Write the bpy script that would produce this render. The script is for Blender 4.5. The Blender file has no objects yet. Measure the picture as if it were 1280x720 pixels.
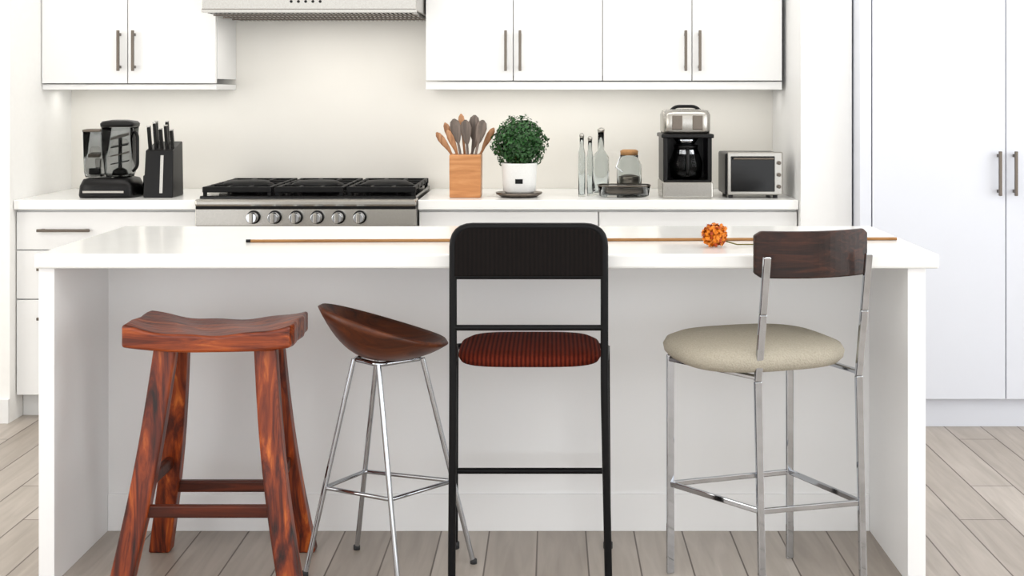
import bpy, bmesh, math, random
from mathutils import Vector, Matrix
random.seed(7)
sc = bpy.context.scene
sc.view_settings.view_transform = 'Standard'
sc.view_settings.look = 'None'
sc.view_settings.exposure = 0.0

# ------------------------------------------------------------------ materials
def new_mat(name):
    m = bpy.data.materials.new(name); m.use_nodes = True
    nt = m.node_tree; b = nt.nodes['Principled BSDF']
    return m, nt, b
def lin(c):
    return tuple(((v/255)/12.92 if v/255 <= .04045 else ((v/255+.055)/1.055)**2.4) for v in c)+(1,)
def plain(name, rgb, rough=.5, metal=0, bump=0, bscale=200, var=.03, coat=0, spec=.5):
    m, nt, b = new_mat(name)
    tc = nt.nodes.new('ShaderNodeTexCoord'); n = nt.nodes.new('ShaderNodeTexNoise')
    n.inputs['Scale'].default_value = bscale; n.inputs['Detail'].default_value = 3
    nt.links.new(tc.outputs['Object'], n.inputs['Vector'])
    c = lin(rgb); r = nt.nodes.new('ShaderNodeValToRGB')
    r.color_ramp.elements[0].position = .3; r.color_ramp.elements[1].position = .7
    r.color_ramp.elements[0].color = tuple(v*(1-var) for v in c[:3])+(1,)
    r.color_ramp.elements[1].color = tuple(min(1, v*(1+var)) for v in c[:3])+(1,)
    nt.links.new(n.outputs['Fac'], r.inputs['Fac']); nt.links.new(r.outputs['Color'], b.inputs['Base Color'])
    b.inputs['Roughness'].default_value = rough; b.inputs['Metallic'].default_value = metal
    b.inputs['Coat Weight'].default_value = coat; b.inputs['Specular IOR Level'].default_value = spec
    if bump:
        bp = nt.nodes.new('ShaderNodeBump'); bp.inputs['Strength'].default_value = bump; bp.inputs['Distance'].default_value = .004
        nt.links.new(n.outputs['Fac'], bp.inputs['Height']); nt.links.new(bp.outputs['Normal'], b.inputs['Normal'])
    return m
def wood(name, cols, axis='Z', across=28, along=2.2, rough=.4, coat=0, dist=1.2, spec=.5, lo=.3, hi=.7):
    m, nt, b = new_mat(name)
    tc = nt.nodes.new('ShaderNodeTexCoord'); mp = nt.nodes.new('ShaderNodeMapping')
    s = [across]*3; s['XYZ'.index(axis)] = along
    mp.inputs['Scale'].default_value = s
    n = nt.nodes.new('ShaderNodeTexNoise'); n.inputs['Scale'].default_value = 1
    n.inputs['Detail'].default_value = 6; n.inputs['Distortion'].default_value = dist; n.inputs['Roughness'].default_value = .6
    r = nt.nodes.new('ShaderNodeValToRGB'); cr = r.color_ramp
    pos = [lo+(hi-lo)*i/(len(cols)-1) for i in range(len(cols))]
    cr.elements[0].position = pos[0]; cr.elements[0].color = lin(cols[0])
    cr.elements[1].position = pos[-1]; cr.elements[1].color = lin(cols[-1])
    for p, c in list(zip(pos, cols))[1:-1]:
        e = cr.elements.new(p); e.color = lin(c)
    nt.links.new(tc.outputs['Object'], mp.inputs['Vector']); nt.links.new(mp.outputs['Vector'], n.inputs['Vector'])
    nt.links.new(n.outputs['Fac'], r.inputs['Fac']); nt.links.new(r.outputs['Color'], b.inputs['Base Color'])
    b.inputs['Roughness'].default_value = rough; b.inputs['Coat Weight'].default_value = coat
    b.inputs['Specular IOR Level'].default_value = spec
    bp = nt.nodes.new('ShaderNodeBump'); bp.inputs['Strength'].default_value = .15; bp.inputs['Distance'].default_value = .003
    nt.links.new(n.outputs['Fac'], bp.inputs['Height']); nt.links.new(bp.outputs['Normal'], b.inputs['Normal'])
    return m
def ribs(name, c1, c2, axis='X', scale=60, rough=.6, bump=.6, spec=.5):
    m, nt, b = new_mat(name)
    tc = nt.nodes.new('ShaderNodeTexCoord'); w = nt.nodes.new('ShaderNodeTexWave')
    w.wave_type = 'BANDS'; w.bands_direction = axis; w.inputs['Scale'].default_value = scale
    w.inputs['Distortion'].default_value = .3; w.inputs['Detail Scale'].default_value = 3
    r = nt.nodes.new('ShaderNodeValToRGB'); r.color_ramp.elements[0].color = lin(c1); r.color_ramp.elements[1].color = lin(c2)
    nt.links.new(tc.outputs['Object'], w.inputs['Vector']); nt.links.new(w.outputs['Fac'], r.inputs['Fac'])
    nt.links.new(r.outputs['Color'], b.inputs['Base Color']); b.inputs['Roughness'].default_value = rough
    b.inputs['Specular IOR Level'].default_value = spec
    bp = nt.nodes.new('ShaderNodeBump'); bp.inputs['Strength'].default_value = bump; bp.inputs['Distance'].default_value = .003
    nt.links.new(w.outputs['Fac'], bp.inputs['Height']); nt.links.new(bp.outputs['Normal'], b.inputs['Normal'])
    return m
def glass(name, rgb=(235,240,240), rough=.02, ior=1.3):
    m, nt, b = new_mat(name)
    b.inputs['Base Color'].default_value = lin(rgb); b.inputs['Roughness'].default_value = rough
    b.inputs['Transmission Weight'].default_value = 1; b.inputs['IOR'].default_value = ior
    return m
def floor_mat():
    m, nt, b = new_mat('plank_floor')
    tc = nt.nodes.new('ShaderNodeTexCoord'); mp = nt.nodes.new('ShaderNodeMapping')
    mp.inputs['Rotation'].default_value = (0, 0, math.radians(90)); mp.inputs['Location'].default_value = (.3, .045, 0)
    br = nt.nodes.new('ShaderNodeTexBrick'); br.offset = .37; br.offset_frequency = 2
    br.inputs['Scale'].default_value = 1; br.inputs['Brick Width'].default_value = .95; br.inputs['Row Height'].default_value = .15
    br.inputs['Mortar Size'].default_value = .0028; br.inputs['Mortar Smooth'].default_value = .3
    br.inputs['Color1'].default_value = lin((184,175,166)); br.inputs['Color2'].default_value = lin((162,152,142))
    br.inputs['Mortar'].default_value = lin((92,80,70))
    n = nt.nodes.new('ShaderNodeTexNoise'); mp2 = nt.nodes.new('ShaderNodeMapping'); mp2.inputs['Scale'].default_value = (30, 2.5, 30)
    n.inputs['Scale'].default_value = 1; n.inputs['Detail'].default_value = 6; n.inputs['Distortion'].default_value = .8
    r = nt.nodes.new('ShaderNodeValToRGB'); r.color_ramp.elements[0].position = .3; r.color_ramp.elements[1].position = .7
    r.color_ramp.elements[0].color = (.80, .79, .77, 1); r.color_ramp.elements[1].color = (1.06, 1.06, 1.06, 1)
    mx = nt.nodes.new('ShaderNodeMix'); mx.data_type = 'RGBA'; mx.blend_type = 'MULTIPLY'; mx.inputs['Factor'].default_value = 1
    L = nt.links.new
    L(tc.outputs['Object'], mp.inputs['Vector']); L(mp.outputs['Vector'], br.inputs['Vector'])
    L(tc.outputs['Object'], mp2.inputs['Vector']); L(mp2.outputs['Vector'], n.inputs['Vector']); L(n.outputs['Fac'], r.inputs['Fac'])
    L(br.outputs['Color'], mx.inputs['A']); L(r.outputs['Color'], mx.inputs['B']); L(mx.outputs['Result'], b.inputs['Base Color'])
    b.inputs['Roughness'].default_value = .38
    bp = nt.nodes.new('ShaderNodeBump'); bp.inputs['Strength'].default_value = .4; bp.inputs['Distance'].default_value = .003; bp.invert = True
    L(br.outputs['Fac'], bp.inputs['Height']); L(bp.outputs['Normal'], b.inputs['Normal'])
    return m

M = {}
M['wall'] = plain('wall_paint', (244,243,240), .6, bscale=40, var=.01)
M['backsplash'] = plain('backsplash_slab', (238,235,228), .4, bscale=3, var=.012)
M['cab'] = plain('cabinet_lacquer', (234,234,233), .38, bscale=5, var=.006)
M['cabr'] = plain('tall_cabinet_lacquer', (218,221,229), .38, bscale=5, var=.006)
M['island'] = plain('island_paint', (242,242,242), .5, bscale=5, var=.006)
M['quartz'] = plain('white_quartz', (240,240,238), .16, bscale=9, var=.012)
M['nickel'] = plain('brushed_nickel', (108,100,92), .35, 1, bscale=300, var=.05)
M['steel'] = plain('stainless_steel', (174,171,165), .27, 1, bscale=120, var=.04)
M['chrome'] = plain('chrome', (190,193,198), .06, 1, bscale=3, var=.08)
M['black'] = plain('black_plastic', (6,5,5), .35, spec=.25)
M['blackg'] = plain('black_gloss', (5,5,6), .12, spec=.35)
M['iron'] = plain('cast_iron', (7,7,8), .5, bump=.2, bscale=300, spec=.2)
M['blackmet'] = plain('black_powder_coat', (5,5,7), .42, bscale=400, spec=.2)
M['redwood'] = wood('red_stained_wood', [(26,6,2),(86,28,8),(140,58,18),(206,112,46)], 'Z', 20, 2.0, .4, .08, 1.8, lo=.30, hi=.72, spec=.35)
M['redwoodx'] = wood('red_stained_seat_wood', [(40,11,3),(108,40,12),(156,70,24),(204,114,52)], 'X', 24, 2.2, .32, .15, 1.8, lo=.30, hi=.72, spec=.4)
M['redwooddk'] = wood('red_stained_rung_wood', [(30,9,3),(72,26,9),(104,42,16)], 'X', 30, 2.4, .45, .05, spec=.3)
M['walnut'] = wood('walnut_ply', [(44,18,7),(82,38,16),(116,60,28)], 'X', 22, 3, .42, .05, spec=.35)
M['dkwalnut'] = wood('dark_walnut', [(15,6,3),(42,20,11),(70,36,20)], 'X', 45, 3, .42, .05, spec=.3)
M['blackrib'] = ribs('black_reeded_wood', (6,3,2), (17,10,8), 'X', 26, .55, .25, .12)
M['rust'] = ribs('rust_corduroy', (60,16,8), (104,38,22), 'X', 26, .9, .7, .12)
M['boucle'] = plain('boucle_fabric', (176,169,154), .95, bump=.8, bscale=230, var=.10, spec=.1)
M['oak'] = wood('oak_block', [(156,98,50),(184,124,72),(202,146,94)], 'X', 20, 3, .45)
M['spoon'] = wood('utensil_wood', [(122,78,46),(160,112,74),(184,138,100)], 'Z', 40, 4, .5)
M['spoondk'] = wood('utensil_dark_wood', [(70,60,54),(98,86,78),(128,112,102)], 'Z', 40, 4, .5)
M['stick'] = wood('stick_wood', [(140,96,48),(172,124,70)], 'X', 60, 3, .5)
M['leaf'] = plain('plant_leaves', (26,74,22), .5, bscale=60, var=.6)
M['pot'] = plain('white_ceramic', (232,232,230), .25)
M['orange'] = plain('orange_petals', (230,128,12), .6, bscale=120, var=.35)
M['darkor'] = plain('dark_petals', (176,66,8), .6, bscale=90, var=.3)
M['stem'] = plain('dry_stem', (104,98,46), .7)
M['glass'] = glass('clear_glass', (232,236,236), .01, 1.22)
M['smoke'] = glass('smoky_glass', (205,207,208), .02, 1.16)
M['cork'] = plain('cork', (172,128,82), .8, bump=.4, bscale=200, var=.15)
M['rubber'] = plain('rubber_foot', (46,46,48), .7)
M['floor'] = floor_mat()

# ------------------------------------------------------------------ builders
def link(ob): sc.collection.objects.link(ob); return ob
def group(name, loc):
    e = bpy.data.objects.new(name, None); e.location = loc; e.empty_display_size = .1; link(e); return e
def attach(ob, par):
    if par is not None:
        ob.parent = par; ob.matrix_parent_inverse = Matrix.Translation(-par.location)
    return ob
def mesh_ob(name, bm, mat, par=None, smooth=False, bevel=0, segs=2):
    bmesh.ops.recalc_face_normals(bm, faces=bm.faces)
    me = bpy.data.meshes.new(name); bm.to_mesh(me); bm.free()
    if smooth:
        for p in me.polygons: p.use_smooth = True
    ob = bpy.data.objects.new(name, me); link(ob)
    if mat is not None: me.materials.append(mat)
    if bevel:
        md = ob.modifiers.new('bevel', 'BEVEL'); md.width = bevel; md.segments = segs; md.limit_method = 'ANGLE'
    return attach(ob, par)
def box(name, x0, x1, y0, y1, z0, z1, mat, par=None, bevel=.0):
    bm = bmesh.new()
    v = [bm.verts.new(c) for c in [(x0,y0,z0),(x1,y0,z0),(x1,y1,z0),(x0,y1,z0),(x0,y0,z1),(x1,y0,z1),(x1,y1,z1),(x0,y1,z1)]]
    for f in [(0,3,2,1),(4,5,6,7),(0,1,5,4),(1,2,6,5),(2,3,7,6),(3,0,4,7)]: bm.faces.new([v[i] for i in f])
    return mesh_ob(name, bm, mat, par, False, bevel)
def hexa(name, low, high, mat, par=None, bevel=0):
    bm = bmesh.new(); a = [bm.verts.new(c) for c in low]; b = [bm.verts.new(c) for c in high]; n = len(a)
    bm.faces.new(a[::-1]); bm.faces.new(b)
    for i in range(n): bm.faces.new([a[i], a[(i+1) % n], b[(i+1) % n], b[i]])
    return mesh_ob(name, bm, mat, par, False, bevel)
def beam(name, p0, p1, w, d, mat, par=None, bevel=0, w1=None, d1=None, ux=(1,0,0)):
    p0 = Vector(p0); p1 = Vector(p1); t = (p1-p0).normalized(); u = Vector(ux); u = (u - t*u.dot(t)).normalized(); v = t.cross(u)
    w1 = w1 or w; d1 = d1 or d
    q = lambda p, w, d: [p-u*w/2-v*d/2, p+u*w/2-v*d/2, p+u*w/2+v*d/2, p-u*w/2+v*d/2]
    return hexa(name, q(p0, w, d), q(p1, w1, d1), mat, par, bevel)
def tube(name, pts, r, mat, par=None, closed=False, res=6, fillet=0, nf=6):
    pts = [Vector(p) for p in pts]
    if fillet:
        out = []
        n = len(pts)
        for i, p in enumerate(pts):
            if not closed and i in (0, n-1): out.append(p); continue
            a = pts[i-1]; b = pts[(i+1) % n]
            fa = min(fillet, (a-p).length*.45); fb = min(fillet, (b-p).length*.45)
            s = p+(a-p).normalized()*fa; e = p+(b-p).normalized()*fb
            for k in range(nf+1):
                t = k/nf; out.append(s*(1-t)**2+p*2*t*(1-t)+e*t*t)
        pts = out
    cu = bpy.data.curves.new(name, 'CURVE'); cu.dimensions = '3D'; sp = cu.splines.new('POLY'); sp.points.add(len(pts)-1)
    for q, p in zip(sp.points, pts): q.co = (*p, 1)
    sp.use_cyclic_u = closed; cu.bevel_depth = r; cu.bevel_resolution = res; cu.use_fill_caps = not closed
    tmp = bpy.data.objects.new('tmp', cu); me = bpy.data.meshes.new_from_object(tmp); me.name = name
    bpy.data.objects.remove(tmp); bpy.data.curves.remove(cu)
    me.materials.clear(); me.materials.append(mat)
    for p in me.polygons: p.use_smooth = len(p.vertices) == 4
    ob = bpy.data.objects.new(name, me); link(ob); return attach(ob, par)
def lathe(name, c, prof, mat, par=None, n=40, sx=1, sy=1, power=2.0, rot=0, smooth=True, cap=True, bevel=0):
    bm = bmesh.new(); rings = []
    for r, z in prof:
        ring = []
        for i in range(n):
            a = 2*math.pi*i/n; ca, sa = math.cos(a), math.sin(a)
            x = math.copysign(abs(ca)**(2/power), ca)*r*sx; y = math.copysign(abs(sa)**(2/power), sa)*r*sy
            xr = x*math.cos(rot)-y*math.sin(rot); yr = x*math.sin(rot)+y*math.cos(rot)
            ring.append(bm.verts.new((c[0]+xr, c[1]+yr, c[2]+z)))
        rings.append(ring)
    for a, b in zip(rings, rings[1:]):
        for i in range(n): bm.faces.new([a[i], a[(i+1) % n], b[(i+1) % n], b[i]])
    if cap: bm.faces.new(rings[0][::-1]); bm.faces.new(rings[-1])
    return mesh_ob(name, bm, mat, par, smooth, bevel)
def cyl_y(name, c, r, y0, y1, mat, par=None, n=24, r1=None):
    bm = bmesh.new(); r1 = r1 or r
    a = [bm.verts.new((c[0]+r*math.cos(2*math.pi*i/n), y0, c[1]+r*math.sin(2*math.pi*i/n))) for i in range(n)]
    b = [bm.verts.new((c[0]+r1*math.cos(2*math.pi*i/n), y1, c[1]+r1*math.sin(2*math.pi*i/n))) for i in range(n)]
    bm.faces.new(a); bm.faces.new(b[::-1])
    for i in range(n): bm.faces.new([a[i], b[i], b[(i+1) % n], a[(i+1) % n]])
    return mesh_ob(name, bm, mat, par, False, .002)
def pull(name, x, y, z0, z1, par):
    box(name, x-.006, x+.006, y-.034, y-.022, z0, z1, M['nickel'], par, .002)
    box(name+'_post_a', x-.005, x+.005, y-.022, y, z0+.012, z0+.024, M['nickel'], par)
    box(name+'_post_b', x-.005, x+.005, y-.022, y, z1-.024, z1-.012, M['nickel'], par)
def hpull(name, x0, x1, y, z, par):
    box(name, x0, x1, y-.034, y-.022, z-.006, z+.006, M['nickel'], par, .002)
    box(name+'_post_a', x0+.012, x0+.024, y-.022, y, z-.005, z+.005, M['nickel'], par)
    box(name+'_post_b', x1-.024, x1-.012, y-.022, y, z-.005, z+.005, M['nickel'], par)

# ------------------------------------------------------------------ room
WY = 5.98
box('floor', -4.2, 4.2, -1.5, 6.1, -.06, 0, M['floor'])
box('wall_back', -4.2, 4.2, WY, 6.1, 0, 2.7, M['backsplash'])
box('wall_left', -4.3, -4.2, -1.5, 6.1, 0, 2.7, M['wall'])
box('wall_right', 4.2, 4.3, -1.5, 6.1, 0, 2.7, M['wall'])
box('ceiling', -4.2, 4.2, -1.5, 6.1, 2.7, 2.78, M['wall'])
box('wall_kitchen_return', -4.2, -2.245, 5.30, WY, 0, 2.7, M['wall'])
box('baseboard_left', -4.2, -2.245, 5.285, 5.30, 0, .10, M['cab'], None, .002)

# ------------------------------------------------------------------ base cabinets
g = group('base_cabinets', (-1.8, 5.6, 0))
for nm, x0, x1, cols in [('left', -2.243, -1.482, [(-2.243,-1.482)]), ('right', -.558, 1.028, [(-.558,.195),(.195,1.028)])]:
    box(f'carcass_{nm}', x0, x1, 5.375, WY-.002, .10, .878, M['cab'], g)
    box(f'toe_{nm}', x0, x1, 5.43, WY-.002, 0, .10, M['cab'], g)
    for i, (a, b) in enumerate(cols):
        for j, (z0, z1) in enumerate([(.103,.50),(.505,.706),(.711,.868)]):
            box(f'drawer_{nm}_{i}_{j}', a+.003, b-.003, 5.355, 5.373, z0, z1, M['cab'], g, .0015)
            if nm == 'left': hpull(f'pull_{nm}_{i}_{j}', -2.145, -1.925, 5.355, z1-.075, g)
            else: hpull(f'pull_{nm}_{i}_{j}', (a+b)/2-.11, (a+b)/2+.11, 5.355, z1-.075, g)
g = group('kitchen_countertop', (-1.8, 5.6, .9))
box('slab_left', -2.243, -1.482, 5.33, WY-.002, .88, .92, M['quartz'], g, .003)
box('slab_right', -.558, 1.028, 5.33, WY-.002, .88, .92, M['quartz'], g, .003)

# ------------------------------------------------------------------ wall cabinets
def upper(name, x0, x1, splits, zb, handles):
    g = group(name, ((x0+x1)/2, 5.8, 1.8))
    box('carcass', x0, x1, 5.645, WY-.002, zb+.02, 2.45, M['cab'], g)
    box('light_rail', x0, x1, 5.632, WY-.002, 1.380, zb-.004, M['cab'], g, .002)
    xs = [x0]+splits+[x1]
    for i in range(len(xs)-1):
        box(f'door_panel_{i+1}', xs[i]+.002, xs[i+1]-.002, 5.622, 5.643, zb, 2.44, M['cab'], g, .0015)
    for i, hx in enumerate(handles): pull(f'handle_{i+1}', hx, 5.622, 1.462, 1.640, g)
upper('wall_cabinet', -2.243, -1.475, [-1.864], 1.408, [-1.897,-1.833])
upper('wall_cabinet', -.556, 1.012, [-.170,.222,.615], 1.420, [-.203,-.140,.585,.647])

# ------------------------------------------------------------------ tall cabinets and filler
g = group('tall_cabinet', (2.1, 5.6, 0))
box('carcass', 1.262, 2.95, 5.225, WY-.002, .12, 2.45, M['cabr'], g)
box('toe_kick', 1.262, 2.95, 5.245, WY-.002, 0, .12, M['cabr'], g)
box('stile', 1.250, 1.297, 5.20, 5.60, 0, 2.45, M['cabr'], g, .002)
for i, (a, b) in enumerate([(1.302,1.842),(1.846,2.386),(2.390,2.948)]):
    box(f'door_panel_{i+1}', a, b, 5.200, 5.222, .122, 2.44, M['cabr'], g, .0015)
for i, hx in enumerate([1.812,1.876]): pull(f'handle_{i+1}', hx, 5.20, .95, 1.13, g)
g = group('niche_end_panel', (1.12, 5.6, 0))
box('panel', 1.030, 1.242, 5.30, WY-.002, 0, 2.45, M['cab'], g, .002)

# ------------------------------------------------------------------ range hood
g = group('range_hood', (-1.0, 5.6, 1.7))
hx0, hx1 = -1.452, -.562
def prism_x(name, prof, x0, x1, mat, par, bevel=0):
    bm = bmesh.new(); a = [bm.verts.new((x0, y, z)) for y, z in prof]; b = [bm.verts.new((x1, y, z)) for y, z in prof]; n = len(a)
    bm.faces.new(a); bm.faces.new(b[::-1])
    for i in range(n): bm.faces.new([a[i], b[i], b[(i+1) % n], a[(i+1) % n]])
    return mesh_ob(name, bm, mat, par, False, bevel)
prism_x('canopy', [(5.30,1.712),(5.30,1.80),(5.50,2.0),(WY-.002,2.0),(WY-.002,1.712)], hx0, hx1, M['steel'], g, .003)
box('chimney', -1.16, -.86, 5.62, WY-.002, 2.0, 2.699, M['steel'], g, .003)
box('rim_front', hx0, hx1, 5.30, 5.33, 1.700, 1.712, M['steel'], g)
for i in range(46):
    x = hx0+.02+i*(hx1-hx0-.04)/45
    box(f'baffle_{i}', x-.0045, x+.0045, 5.34, 5.93, 1.698, 1.711, M['steel'], g)
box('filter_recess', hx0+.012, hx1-.012, 5.335, 5.95, 1.7105, 1.7118, M['iron'], g)
for i in range(3):
    y = 5.45+i*.16
    box(f'baffle_cross_{i}', hx0+.01, hx1-.01, y, y+.012, 1.694, 1.699, M['nickel'], g)
for i in range(5): cyl_y(f'button_{i}', (-1.08+i*.03, 1.745), .006, 5.296, 5.301, M['black'], g, 14)
box('badge', -1.06, -.94, 5.297, 5.301, 1.765, 1.780, M['nickel'], g)

# ------------------------------------------------------------------ range
g = group('gas_range', (-1.02, 5.6, 0))
rx0, rx1 = -1.478, -.562
box('body', rx0, rx1, 5.335, WY-.004, .10, .905, M['steel'], g)
box('kick', rx0+.01, rx1-.01, 5.40, WY-.004, 0, .10, M['black'], g)
box('bullnose', rx0, rx1, 5.285, 5.40, .896, .926, M['steel'], g, .010)
box('reveal_strip', rx0+.003, rx1-.003, 5.298, 5.34, .886, .897, M['iron'], g)
box('control_panel', rx0, rx1, 5.300, 5.336, .815, .886, M['steel'], g, .003)
box('panel_dark_strip', rx0+.004, rx1-.004, 5.305, 5.34, .780, .815, M['black'], g)  # black strip between control panel and oven door
box('oven_door', rx0+.004, rx1-.004, 5.305, 5.334, .16, .778, M['steel'], g, .004)
box('oven_window', rx0+.16, rx1-.16, 5.300, 5.306, .34, .62, M['blackg'], g)
tube('oven_handle', [(rx0+.06,5.26,.715),(rx1-.06,5.26,.715)], .012, M['steel'], g)
for i, x in enumerate([rx0+.09, rx1-.09]): box(f'handle_mount_{i}', x-.01, x+.01, 5.26, 5.306, .705, .725, M['steel'], g)
for i in range(6):
    x = -1.235+i*.088
    cyl_y(f'knob_ring_{i}', (x,.852), .028, 5.292, 5.301, M['black'], g)
    cyl_y(f'knob_{i}', (x,.852), .021, 5.250, 5.293, M['chrome'], g, 24, .024)
    box(f'knob_grip_{i}', x-.007, x+.007, 5.240, 5.252, .831, .873, M['steel'], g, .002)
box('cooktop', rx0+.006, rx1-.006, 5.345, WY-.03, .905, .936, M['blackg'], g, .004)
for k in range(3):
    cx = rx0+.155+k*.303
    for j, cy in enumerate([5.50,5.79]):
        lathe(f'burner_{k}_{j}', (cx,cy,.936), [(.055,0),(.055,.012),(.042,.016),(.042,.026),(.01,.028)], M['iron'], g, 24)
    for j in range(4):
        x = cx-.135+j*.09
        box(f'grate_bar_{k}_{j}', x-.007, x+.007, 5.375, 5.925, .955, .972, M['iron'], g, .003)
    for j in range(5):
        y = 5.38+j*.135
        box(f'grate_cross_{k}_{j}', cx-.145, cx+.145, y-.009, y+.009, .948, .972, M['iron'], g, .003)
    for j, (dx, y) in enumerate([(-.135,5.38),(.135,5.38),(-.135,5.92),(.135,5.92)]):
        box(f'grate_foot_{k}_{j}', cx+dx-.007, cx+dx+.007, y-.007, y+.007, .936, .957, M['iron'], g)
    lathe(f'grate_hub_{k}', (cx,5.56,.955), [(.09,0),(.115,.014),(.085,.030),(.02,.034)], M['iron'], g, 24)

# ------------------------------------------------------------------ island
g = group('kitchen_island', (-.18, 3.9, 0))
box('countertop', -1.437, 1.075, 3.548, 4.30, .880, .92, M['quartz'], g, .006)
box('side_panel_a', -1.430, -1.386, 3.565, 4.28, 0, .8795, M['island'], g, .0015)
box('side_panel_b', .991, 1.041, 3.565, 4.28, 0, .8795, M['island'], g, .0015)
box('knee_panel', -1.386, .991, 4.00, 4.02, 0, .8795, M['island'], g)
box('cabinet_body', -1.384, .989, 4.02, 4.26, .10, .8795, M['cab'], g)
box('island_base_trim', -1.3855, .9905, 3.992, 4.00, 0, .115, M['island'], g, .002)
for i in range(4):
    x = -1.384+i*.59325
    box(f'rear_door_{i}', x+.003, x+.590, 4.26, 4.278, .105, .872, M['cab'], g, .002)

# ------------------------------------------------------------------ stool A : saddle stool
g = group('saddle_bar_stool', (-.94, 3.63, 0))
bm = bmesh.new(); nx, ny = 26, 8; X0, X1, Y0, Y1 = -1.184, -.712, 3.500, 3.765
def zt(u, v): return .704+.027*abs(u)**2.2-.005*(1-v*v)*(1-abs(u))+.0025*math.sin(9*u+3*v)
def zb(u, v): return .656+.012*abs(u)**2.5
top = {}; bot = {}
for i in range(nx+1):
    for j in range(ny+1):
        u = -1+2*i/nx; v = -1+2*j/ny
        x = (X0+X1)/2+u*(X1-X0)/2*(1-.018*abs(v)**3)+.003*math.sin(7*v); y = (Y0+Y1)/2+v*(Y1-Y0)/2*(1-.05*abs(u)**4)+.003*math.sin(6*u)
        top[i, j] = bm.verts.new((x, y, zt(u, v))); bot[i, j] = bm.verts.new((x, y, zb(u, v)))
for i in range(nx):
    for j in range(ny):
        bm.faces.new([top[i,j], top[i+1,j], top[i+1,j+1], top[i,j+1]]); bm.faces.new([bot[i,j], bot[i,j+1], bot[i+1,j+1], bot[i+1,j]])
for i in range(nx):
    bm.faces.new([bot[i,0], bot[i+1,0], top[i+1,0], top[i,0]]); bm.faces.new([bot[i+1,ny], bot[i,ny], top[i,ny], top[i+1,ny]])
for j in range(ny):
    bm.faces.new([bot[0,j+1], bot[0,j], top[0,j], top[0,j+1]]); bm.faces.new([bot[nx,j], bot[nx,j+1], top[nx,j+1], top[nx,j]])
mesh_ob('seat', bm, M['redwoodx'], g, False, .009, 3)
legs = {'fl':((-1.072,3.560,.662),(-1.178,3.480,0)), 'fr':((-.795,3.560,.662),(-.705,3.480,0)),
        'bl':((-1.080,3.705,.662),(-1.168,3.825,0)), 'br':((-.808,3.705,.662),(-.735,3.825,0))}
def bent_leg(name, a, b, mat, par, w0, w1, d0, d1, bow):
    bm = bmesh.new(); rings = []; n = 10; a = Vector(a); b = Vector(b)
    for k in range(n+1):
        t = k/n; p = a.lerp(b, t); p.x -= bow*math.sin(math.pi*t)
        w = w0+(w1-w0)*t; d = d0+(d1-d0)*t
        rings.append([bm.verts.new((p.x+sx*w/2, p.y+sy*d/2, p.z)) for sx, sy in [(-1,-1),(1,-1),(1,1),(-1,1)]])
    for r, s in zip(rings, rings[1:]):
        for i in range(4): bm.faces.new([r[i], r[(i+1) % 4], s[(i+1) % 4], s[i]])
    bm.faces.new(rings[0]); bm.faces.new(rings[-1][::-1])
    return mesh_ob(name, bm, mat, par, False, .008, 3)
for k, (a, b) in legs.items():
    bent_leg('leg_'+k, a, b, M['redwood'], g, .062, .064, .045, .052, -.010 if k[1] == 'l' else .012)
def at(leg, z):
    a, b = map(Vector, legs[leg]); t = (a.z-z)/(a.z-b.z); p = a.lerp(b, t); p.x += (.010 if leg[1] == 'l' else -.012)*math.sin(math.pi*t); return p
beam('rung_front', at('fl',.222), at('fr',.222), .022, .034, M['redwooddk'], g, .005, ux=(0,1,0))
beam('rung_back', at('bl',.205), at('br',.205), .022, .034, M['redwooddk'], g, .005, ux=(0,1,0))
beam('rung_side_l', at('fl',.285), at('bl',.285), .022, .034, M['redwooddk'], g, .005)
beam('rung_side_r', at('fr',.285), at('br',.285), .022, .034, M['redwooddk'], g, .005)

# ------------------------------------------------------------------ stool B : bucket
g = group('bucket_bar_stool', (-.483, 3.66, 0))
cx, cy = -.472, 3.66; bd = math.radians(198)
bm = bmesh.new(); NP, NT = 56, 14; rings = []
for k in range(1, NT+1):
    t = k/NT; ring = []
    for i in range(NP):
        ph = 2*math.pi*i/NP; c = (1+math.cos(ph))/2
        R = .172+.018*c; h = .040+.112*c**1.25
        r = R*(t**.85); z = .614+h*t**(2.3)
        a = bd+ph; ring.append(bm.verts.new((cx+r*math.cos(a), cy+r*math.sin(a)*1.0, z)))
    rings.append(ring)
c0 = bm.verts.new((cx, cy, .614))
for i in range(NP): bm.faces.new([c0, rings[0][i], rings[0][(i+1) % NP]])
for a, b in zip(rings, rings[1:]):
    for i in range(NP): bm.faces.new([a[i], b[i], b[(i+1) % NP], a[(i+1) % NP]])
ob = mesh_ob('shell', bm, M['walnut'], g, True)
md = ob.modifiers.new('thick', 'SOLIDIFY'); md.thickness = .011; md.offset = 0
ft = {'l':(-.700,3.625,0), 'n':(-.418,3.495,0), 'r':(-.228,3.72,0), 'b':(-.585,3.835,0)}
tp = {'l':(-.565,3.650,.609), 'n':(-.486,3.585,.606), 'r':(-.372,3.675,.606), 'b':(-.510,3.735,.606)}
for k in ft:
    tube('leg_'+k, [ft[k], tp[k]], .0075, M['chrome'], g)
    lathe('foot_'+k, (ft[k][0],ft[k][1],0), [(.010,0),(.010,.012),(.008,.014)], M['rubber'], g, 16)
tube('under_frame', [tp['l'],tp['n'],tp['r'],tp['b']], .007, M['chrome'], g, closed=True, fillet=.02)
ringp = [Vector(tp[k]).lerp(Vector(ft[k]), (.605-.245)/.605) for k in 'lnrb']
tube('foot_ring', ringp, .006, M['chrome'], g, closed=True, fillet=.012)

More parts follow.
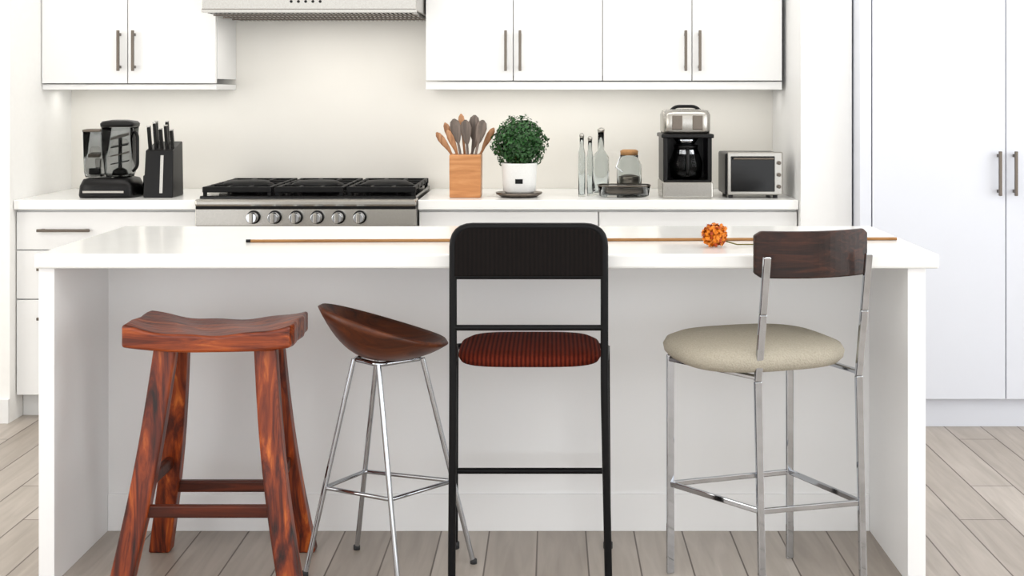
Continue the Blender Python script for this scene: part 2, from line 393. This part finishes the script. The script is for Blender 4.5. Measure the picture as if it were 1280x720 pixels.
# ------------------------------------------------------------------ stool C : black frame chair
g = group('counter_chair', (-.063, 3.67, 0))
xl, xr, Y = -.270, .143, 3.492
tube('back_frame', [(xl-.004,Y,0),(xl,Y,.55),(xl,Y,1.003),(xr,Y,1.003),(xr,Y,.55),(xr+.012,Y,0)], .0105, M['blackmet'], g, fillet=.055)
def rounded_panel(name, x0, x1, z0, z1, r, y0, y1, mat, par, bow=0):
    pts = [(x0,z0),(x1,z0)]
    for k in range(9):
        a = math.pi/2*k/8; pts.append((x1-r+r*math.cos(a), z1-r+r*math.sin(a)))
    for k in range(9):
        a = math.pi/2+math.pi/2*k/8; pts.append((x0+r+r*math.cos(a), z1-r+r*math.sin(a)))
    return hexa(name, [(x,y0,z) for x, z in pts], [(x,y1,z) for x, z in pts], mat, par, .003)
rounded_panel('backrest', xl+.004, xr-.004, .868, 1.000, .047, Y-.010, Y+.012, M['blackrib'], g)
tube('back_rail_low', [(xl,Y,.866),(xr,Y,.866)], .007, M['blackmet'], g)
tube('back_rail_mid', [(xl,Y,.727),(xr,Y,.727)], .008, M['blackmet'], g)
lathe('seat', (-.063,3.690,.612), [(.175,0),(.200,.004),(.206,.014),(.204,.026),(.186,.035),(.13,.040),(.06,.042),(.01,.043)], M['rust'], g, 64, power=3.8, sx=.985, sy=.92)
tube('seat_frame', [(xl,Y,.618),(xl-.018,3.82,.612),(xr+.020,3.82,.612),(xr,Y,.618)], .009, M['blackmet'], g, fillet=.03)
fl = [(-.292,3.845,0),(-.288,3.82,.612)]; fr = [(.168,3.845,0),(.163,3.82,.612)]
tube('front_leg_l', fl, .0095, M['blackmet'], g); tube('front_leg_r', fr, .0095, M['blackmet'], g)
tube('foot_rest', [(-.290,3.835,.235),(.166,3.835,.235)], .009, M['blackmet'], g)
for i, (x, y) in enumerate([(xl-.004,Y),(xr+.012,Y),(-.292,3.845),(.168,3.845)]):
    lathe(f'foot_{i}', (x,y,0), [(.014,0),(.014,.018),(.011,.020)], M['rubber'], g, 16)

# ------------------------------------------------------------------ stool D : chrome boucle
g = group('upholstered_counter_chair', (.61, 3.57, 0))
A, B, C, D = (.337,3.645), (.555,3.404), (.698,3.760), (.841,3.478)
p3 = lambda p, z: (p[0], p[1], z)
dirx = (Vector(p3(D,0))-Vector(p3(B,0))).normalized()
seat_rot = math.atan2(C[1]-A[1], C[0]-A[0])
seat_c = (.566,3.612)
lathe('seat_cushion', (seat_c[0],seat_c[1],.618), [(.19,0),(.226,.006),(.240,.020),(.243,.036),(.234,.052),(.205,.064),(.15,.071),(.07,.075),(.01,.076)], M['boucle'], g, 72, power=2.9, sx=.99, sy=.86, rot=seat_rot)
beam('front_leg_a', p3(A,0), p3(A,.624), .022, .012, M['chrome'], g, .003, ux=dirx)
beam('front_leg_c', p3(C,0), p3(C,.624), .022, .012, M['chrome'], g, .003, ux=dirx)
def upright(name, p):
    pts = [Vector((p[0]+.004, p[1]-.005, 0)), Vector((p[0]-.008,p[1],.60)), Vector((p[0]+.004,p[1]-.012,.78)), Vector((p[0]+.012,p[1]-.030,.935))]
    for i in range(3): beam(f'{name}_{i}', pts[i], pts[i+1], .020, .014, M['chrome'], g, .003, ux=dirx)
upright('rear_upright_b', B); upright('rear_upright_d', D)
Bs = (B[0]-.008,B[1]); Ds = (D[0]-.008,D[1])
for nm, a, b in [('ab',A,Bs),('cd',C,Ds),('ac',A,C)]:
    beam('seat_rail_'+nm, p3(a,.610), p3(b,.610), .012, .018, M['chrome'], g, .003, ux=(0,0,1))
for nm, a, b in [('ab',A,B),('cd',C,D),('ac',A,C),('bd',B,D)]:
    beam('foot_rail_'+nm, p3(a,.255), p3(b,.255), .016, .010, M['chrome'], g, .003, ux=(0,0,1))
bm = bmesh.new(); n = 20; e = Vector((B[0]+.004,B[1]-.012,0)); f = Vector((D[0]+.020,D[1]-.012,0)); ax = (f-e); Ln = ax.length; ax.normalize()
nrm = Vector((-ax.y, ax.x, 0)); mid = (e+f)/2; half = Ln/2+.010
inner, outer = [], []
for k in range(n+1):
    u = -1+2*k/n; off = .045*(u*u)-.016
    p = mid+ax*u*half+nrm*off
    p.y += .006
    rz = .012*max(0, abs(u)-.9)/.1
    outer.append((p-nrm*.000, rz)); inner.append((p+nrm*.015, rz))
def ringv(lst, z, s): return [bm.verts.new((p.x, p.y, z+s*r)) for p, r in lst]
o0, o1, i0, i1 = ringv(outer,.872,1), ringv(outer,.998,-1), ringv(inner,.872,1), ringv(inner,.998,-1)
for k in range(n):
    bm.faces.new([o0[k],o0[k+1],o1[k+1],o1[k]]); bm.faces.new([i0[k+1],i0[k],i1[k],i1[k+1]])
    bm.faces.new([o1[k],o1[k+1],i1[k+1],i1[k]]); bm.faces.new([o0[k+1],o0[k],i0[k],i0[k+1]])
bm.faces.new([o0[0],o1[0],i1[0],i0[0]]); bm.faces.new([o1[n],o0[n],i0[n],i1[n]])
mesh_ob('backrest', bm, M['dkwalnut'], g, False, .004, 2)

# ------------------------------------------------------------------ island props
g = group('wooden_stick', (.06, 3.86, .925))
tube('rod', [(-.900,3.825,.9247),(1.046,3.885,.9247)], .0046, M['stick'], g)
tube('tip', [(-.914,3.8246,.9250),(-.900,3.825,.9250)], .0049, M['black'], g)
g = group('orange_flower', (.475, 3.72, .945))
fc = Vector((.472, 3.72, .9545)); bm = bmesh.new(); bm2 = bmesh.new()
for i in range(520):
    th = random.random()*2*math.pi; cz = random.uniform(-1, 1); s = math.sqrt(1-cz*cz)
    d = Vector((s*math.cos(th), s*math.sin(th), cz)); r = random.uniform(.016, .031)
    u = d.orthogonal().normalized(); u.rotate(Matrix.Rotation(random.random()*6.28, 3, d)); v = (d.cross(u)+d*random.uniform(-.9,.9)).normalized()
    c = fc+Vector((d.x*r*1.15, d.y*r, d.z*r)); w = random.uniform(.004,.0075); tgt = bm if i % 6 else bm2
    q = [c-u*w-v*w*.2, c-v*w*1.1+d*.002, c+u*w-v*w*.2, c+u*w*.6+v*w+d*.005, c-u*w*.6+v*w+d*.005]
    q = [Vector((p.x,p.y,max(p.z,.9208))) for p in q]
    tgt.faces.new([tgt.verts.new(p) for p in q])
mesh_ob('petals', bm, M['orange'], g); mesh_ob('petals_dark', bm2, M['darkor'], g)
lathe('core', (fc.x,fc.y,fc.z), [(.004,-.022),(.015,-.014),(.020,0),(.015,.014),(.004,.022)], M['darkor'], g, 16)
tube('stem', [(.49,3.725,.940),(.54,3.735,.925),(.68,3.76,.9230)], .0020, M['stem'], g)

# ------------------------------------------------------------------ counter appliances
CT = .9203
g = group('countertop_blender', (-1.90, 5.5, CT))
lathe('base', (-1.897,5.52,CT), [(.118,0),(.122,.01),(.118,.05),(.105,.078),(.085,.084)], M['black'], g, 48, power=5, sx=1.0, sy=.85)
box('control_strip', -1.985, -1.81, 5.408, 5.420, CT+.022, CT+.032, M['steel'], g, .002)
lathe('jar', (-1.862,5.52,CT+.084), [(.052,0),(.058,.02),(.070,.215),(.0675,.215),(.0555,.022),(.048,.006)], M['smoke'], g, 40, power=4)
lathe('jar_lid', (-1.862,5.52,CT+.300), [(.072,0),(.074,.014),(.066,.024),(.03,.030)], M['black'], g, 40, power=4)
tube('jar_handle', [(-1.80,5.50,CT+.28),(-1.778,5.49,CT+.27),(-1.778,5.49,CT+.13),(-1.80,5.50,CT+.11)], .007, M['black'], g, fillet=.02)
tube('blade_shaft', [(-1.862,5.52,CT+.086),(-1.862,5.52,CT+.24)], .008, M['black'], g)
lathe('blade_hub', (-1.862,5.52,CT+.091), [(.036,0),(.030,.02),(.014,.03)], M['black'], g, 24)
for i in range(4):
    z = CT+.135+i*.032
    beam(f'blade_{i}', (-1.90,5.52-.01*(i%2),z), (-1.825,5.52+.01*(i%2),z+.014), .022, .004, M['nickel' if i%2 else 'black'], g, ux=(0,1,0))
lathe('side_container', (-1.970,5.52,CT+.084), [(.034,0),(.040,.02),(.044,.195),(.0415,.195),(.0365,.02),(.03,.006)], M['smoke'], g, 32, power=5)
lathe('side_lid', (-1.970,5.52,CT+.279), [(.046,0),(.046,.008),(.03,.012)], M['nickel'], g, 32, power=5)
box('side_blade_a', -1.995, -1.945, 5.51, 5.53, CT+.092, CT+.120, M['black'], g, .004)
box('side_blade_b', -1.965, -1.940, 5.50, 5.52, CT+.122, CT+.16, M['steel'], g, .004)
box('side_disc', -1.995, -1.945, 5.50, 5.54, CT+.165, CT+.18, M['nickel'], g, .004)
g = group('pepper_grinder', (-1.757, 5.55, CT))
lathe('body', (-1.757,5.56,CT), [(.020,0),(.021,.05),(.018,.055),(.018,.085),(.012,.09)], M['black'], g, 24)
g = group('knife_block', (-1.673, 5.5, CT))
hexa('block', [(-1.738,5.44,CT),(-1.612,5.44,CT),(-1.612,5.60,CT),(-1.738,5.60,CT)], [(-1.734,5.46,CT+.20),(-1.616,5.46,CT+.20),(-1.616,5.60,CT+.235),(-1.734,5.60,CT+.235)], M['black'], g, .004)
hexa('front_plate', [(-1.668,5.437,CT+.02),(-1.655,5.437,CT+.02),(-1.655,5.441,CT+.02),(-1.668,5.441,CT+.02)], [(-1.668,5.454,CT+.18),(-1.655,5.454,CT+.18),(-1.655,5.460,CT+.18),(-1.668,5.460,CT+.18)], M['steel'], g)
for i, (x, y, h) in enumerate([(-1.722,5.49,.30),(-1.700,5.50,.315),(-1.675,5.50,.29),(-1.650,5.49,.305),(-1.628,5.50,.285),(-1.712,5.56,.32),(-1.665,5.56,.32)]):
    beam(f'knife_handle_{i}', (x,y,CT+.20), (x-.004,y-.012,CT+h), .013, .020, M['black'], g, .003)
    box(f'knife_cap_{i}', x-.0105, x+.0035, y-.022, y-.004, CT+h, CT+h+.005, M['steel'], g)
g = group('utensil_block', (-.371, 5.5, CT))
hexa('block', [(-.436,5.44,CT),(-.304,5.44,CT),(-.304,5.57,CT),(-.436,5.57,CT)], [(-.438,5.45,CT+.182),(-.302,5.45,CT+.182),(-.302,5.57,CT+.182),(-.438,5.57,CT+.182)], M['oak'], g, .004)
ut = [(-.42,-.468,.285,0),(-.405,-.445,.32,0),(-.39,-.412,.335,1),(-.375,-.388,.355,0),(-.36,-.368,.33,1),(-.345,-.336,.35,1),(-.33,-.305,.33,1),(-.315,-.272,.30,0),(-.40,-.43,.29,0),(-.35,-.32,.31,1)]
for i, (xa, xb, h, dk) in enumerate(ut):
    yy = 5.485+.035*(i % 2); m = M['spoondk'] if dk else M['spoon']
    tube(f'utensil_stick_{i}', [(xa,yy,CT+.17),(xb,yy-.005,CT+h-.05)], .0055, m, g)
    wd = 1.15 if dk else .72
    hd = lathe(f'utensil_head_{i}', (0,0,0), [(.003,-.065),(.011,-.045),(.019,-.010),(.021,.012),(.016,.034),(.004,.046)], m, g, 20, sx=wd, sy=.35)
    hd.parent = None; hd.matrix_parent_inverse = Matrix.Identity(4)
    ang = math.atan2(xb-xa, h-.05-.17)
    for vtx in hd.data.vertices:
        x, z = vtx.co.x, vtx.co.z
        vtx.co.x = xb+x*math.cos(ang)+z*math.sin(ang); vtx.co.z = CT+h-.045-x*math.sin(ang)+z*math.cos(ang); vtx.co.y += yy-.005
    attach(hd, g)
g = group('potted_plant', (-.14, 5.5, CT))
lathe('saucer', (-.142,5.50,CT), [(.075,0),(.098,.012),(.10,.020),(.07,.016)], M['nickel'], g, 40)
lathe('pot', (-.140,5.50,CT+.018), [(.060,0),(.070,.01),(.077,.12),(.077,.128),(.070,.128),(.066,.11)], M['pot'], g, 40)
box('pot_label', -.156, -.124, 5.426, 5.436, CT+.060, CT+.080, M['black'], g, .001)
bm = bmesh.new(); pc = Vector((-.140,5.50,CT+.234))
for i in range(4200):
    th = random.random()*2*math.pi; cz = random.uniform(-1,1); s = math.sqrt(1-cz*cz); d = Vector((s*math.cos(th), s*math.sin(th), cz))
    lump = 1+.16*math.sin(5*th+2*cz)*math.cos(4*cz+th)
    r = .108*random.uniform(.3,1.05)**.45*lump; c = pc+Vector((d.x*r*1.05, d.y*r, d.z*r*.98))
    nd = (d+Vector((random.uniform(-.8,.8),random.uniform(-.8,.8),random.uniform(-.5,.9)))).normalized()
    u = nd.orthogonal().normalized(); u.rotate(Matrix.Rotation(random.random()*6.28, 3, nd)); v = nd.cross(u); w = random.uniform(.0045,.0085)
    bm.faces.new([bm.verts.new(p) for p in [c-u*w*1.4, c-v*w*.7, c+u*w*1.4, c+v*w*.7]])
mesh_ob('foliage', bm, M['leaf'], g)
for i in range(14):
    a = random.random()*6.28; tube(f'stem_{i}', [(-.14+.02*math.cos(a),5.5+.02*math.sin(a),CT+.11),(-.14+.06*math.cos(a),5.5+.06*math.sin(a),CT+.24)], .0018, M['stem'], g, res=2)
lathe('soil', (-.14,5.5,CT+.118), [(.066,0),(.060,.012),(.01,.015)], M['iron'], g, 24)
def bottle(name, x, y, r, h, neck, nh, capm):
    g = group(name, (x,y,CT))
    lathe('glass_body', (x,y,CT), [(r*.9,0),(r,.006),(r,h-nh-.03),(neck,h-nh),(neck,h-.012),(neck*.8,h-.012),(neck*.8,h-nh),(r*.86,h-nh-.032),(r*.86,.01),(.002,.008)], M['glass'], g, 28)
    lathe('stopper', (x,y,CT+h-.012), [(neck*1.05,0),(neck*1.2,.012),(neck*.6,.02)], capm, g, 20)
bottle('glass_oil_bottle', .128, 5.50, .015, .265, .009, .05, M['steel'])
bottle('glass_carafe', .215, 5.62, .036, .285, .014, .09, M['steel'])
bottle('glass_vinegar_bottle', .165, 5.56, .014, .250, .009, .05, M['steel'])
g = group('glass_serving_dish', (.305, 5.48, CT))
lathe('dish', (.308,5.485,CT), [(.09,0),(.106,.008),(.112,.05),(.108,.05),(.101,.013),(.01,.010)], M['smoke'], g, 48, power=4, sy=.55)
lathe('rim', (.308,5.485,CT+.048), [(.107,0),(.1135,0),(.1135,.005),(.107,.005)], M['nickel'], g, 48, power=4, sy=.55, cap=False)
lathe('dish_foot', (.308,5.485,CT+.013), [(.08,0),(.085,.003),(.08,.006)], M['nickel'], g, 48, power=4, sy=.55)
g = group('glass_jar', (.335, 5.64, CT))
lathe('glass_body', (.340,5.64,CT), [(.048,0),(.055,.01),(.055,.13),(.040,.160),(.040,.172),(.036,.172),(.036,.158),(.050,.128),(.050,.014),(.002,.012)], M['glass'], g, 36)
lathe('cork_lid', (.340,5.64,CT+.172), [(.038,0),(.040,.018),(.030,.024)], M['cork'], g, 28)
lathe('contents', (.340,5.64,CT+.015), [(.048,0),(.048,.06),(.02,.07)], M['nickel'], g, 28)
tube('bail', [(.30,5.62,CT+.165),(.28,5.60,CT+.12),(.31,5.585,CT+.10)], .003, M['chrome'], g)
g = group('coffee_maker', (.573, 5.5, CT)); x0, x1 = .466, .680
box('warming_base', x0, x1, 5.40, 5.64, CT, CT+.070, M['steel'], g, .006)
box('base_plate', x0+.006, x1-.006, 5.405, 5.55, CT+.070, CT+.078, M['black'], g, .002)
box('rear_tower', x0+.004, x1-.004, 5.56, 5.64, CT+.07, CT+.262, M['black'], g, .004)
box('side_post_l', x0+.004, x0+.022, 5.41, 5.57, CT+.07, CT+.262, M['black'], g, .003)
box('side_post_r', x1-.022, x1-.004, 5.41, 5.57, CT+.07, CT+.262, M['black'], g, .003)
box('head', x0-.004, x1+.004, 5.40, 5.64, CT+.255, CT+.272, M['black'], g, .004)
lathe('carafe', (.573,5.478,CT+.078), [(.052,0),(.066,.01),(.072,.07),(.056,.115),(.050,.13),(.048,.13),(.054,.112),(.068,.07),(.062,.012)], M['smoke'], g, 36)
lathe('coffee', (.573,5.478,CT+.086), [(.058,0),(.064,.025),(.01,.026)], M['blackg'], g, 30)
lathe('carafe_band', (.573,5.478,CT+.186), [(.0565,0),(.052,.018)], M['chrome'], g, 30, cap=False)
lathe('carafe_lid', (.573,5.478,CT+.208), [(.050,0),(.052,.014),(.03,.020)], M['black'], g, 30)
tube('carafe_handle', [(.573,5.43,CT+.205),(.573,5.400,CT+.20),(.573,5.396,CT+.12),(.573,5.415,CT+.105)], .008, M['black'], g, fillet=.02)
lathe('filter_basket', (.573,5.478,CT+.225), [(.035,0),(.055,.03)], M['chrome'], g, 30)
lathe('tank', (.573,5.52,CT+.272), [(.098,0),(.103,.012),(.103,.08),(.095,.098),(.06,.104)], M['steel'], g, 48, power=5, sy=1.05)
for i, x in enumerate([.53,.616]): box(f'tank_window_{i}', x-.022, x+.022, 5.408, 5.414, CT+.290, CT+.350, M['nickel'], g, .004)
tube('lid_handle', [(.505,5.50,CT+.365),(.53,5.50,CT+.388),(.616,5.50,CT+.388),(.641,5.50,CT+.365)], .007, M['black'], g, fillet=.02)
g = group('toaster_oven', (.852, 5.5, CT))
box('case', .735, .972, 5.43, 5.66, CT+.012, CT+.190, M['black'], g, .008)
box('front_frame', .742, .976, 5.412, 5.432, CT+.014, CT+.196, M['steel'], g, .005)
box('window', .756, .942, 5.407, 5.413, CT+.028, CT+.178, M['blackg'], g, .003)
tube('handle', [(.764,5.388,CT+.168),(.934,5.388,CT+.168)], .004, M['nickel'], g)
for i, x in enumerate([.775,.922]): box(f'handle_post_{i}', x-.004, x+.004, 5.388, 5.413, CT+.164, CT+.172, M['nickel'], g)
for i, z in enumerate([.05,.10,.15]): cyl_y(f'dial_{i}', (.959,CT+z), .008, 5.398, 5.413, M['nickel'], g, 18)
for i, (x, y) in enumerate([(.76,5.45),(.95,5.45),(.76,5.63),(.95,5.63)]): lathe(f'foot_{i}', (x,y,CT), [(.010,0),(.010,.013)], M['rubber'], g, 14)

# ------------------------------------------------------------------ light
w = bpy.data.worlds.new('daylight'); sc.world = w; w.use_nodes = True
bg = w.node_tree.nodes['Background']; bg.inputs['Color'].default_value = (.97,.985,1,1); bg.inputs['Strength'].default_value = 2.25
def area(name, loc, rot, sx, sy, power, col=(1,1,1)):
    l = bpy.data.lights.new(name, 'AREA'); l.shape = 'RECTANGLE'; l.size = sx; l.size_y = sy; l.energy = power; l.color = col
    o = bpy.data.objects.new(name, l); o.location = loc; o.rotation_euler = [math.radians(a) for a in rot]; link(o); return o
area('ceiling_fill', (-.3,4.7,2.66), (0,0,0), 4.5, .8, 38, (1,.98,.95))  # added overhead fill above the frame, not a known fixture
area('ceiling_fill', (-.3,1.5,2.66), (0,0,0), 4.5, 2.0, 30, (1,.98,.95))  # second added overhead fill, towards the camera
area('window_light', (4.1,2.6,1.5), (0,90,0), 2.2, 3.5, 75, (.94,.97,1))
area('window_light', (-4.1,2.8,1.5), (0,-90,0), 2.0, 2.5, 45, (1,.98,.95))
area('under_cabinet_fill', (.23,5.80,1.376), (0,0,0), 1.5, .05, 1.3, (1,.97,.92))  # added fill that brightens the backsplash, no strip lamp known here
area('under_cabinet_fill', (-1.86,5.80,1.376), (0,0,0), .7, .05, .6, (1,.97,.92))  # same added backsplash fill, left of the range
area('hood_fill', (-1.0,5.62,1.690), (0,0,0), .7, .10, 2.0, (1,.96,.90))  # added fill below the hood, brightens the wall behind the range

# ------------------------------------------------------------------ camera
cam = bpy.data.cameras.new('camera'); co = bpy.data.objects.new('camera', cam); link(co)
co.location = (0,0,1.37); co.rotation_euler = (math.radians(90),0,0)
cam.sensor_width = 36; cam.lens = 1600/1280*36; cam.shift_x = -50/1280; cam.shift_y = -245/1280
cam.clip_start = .05
sc.camera = co
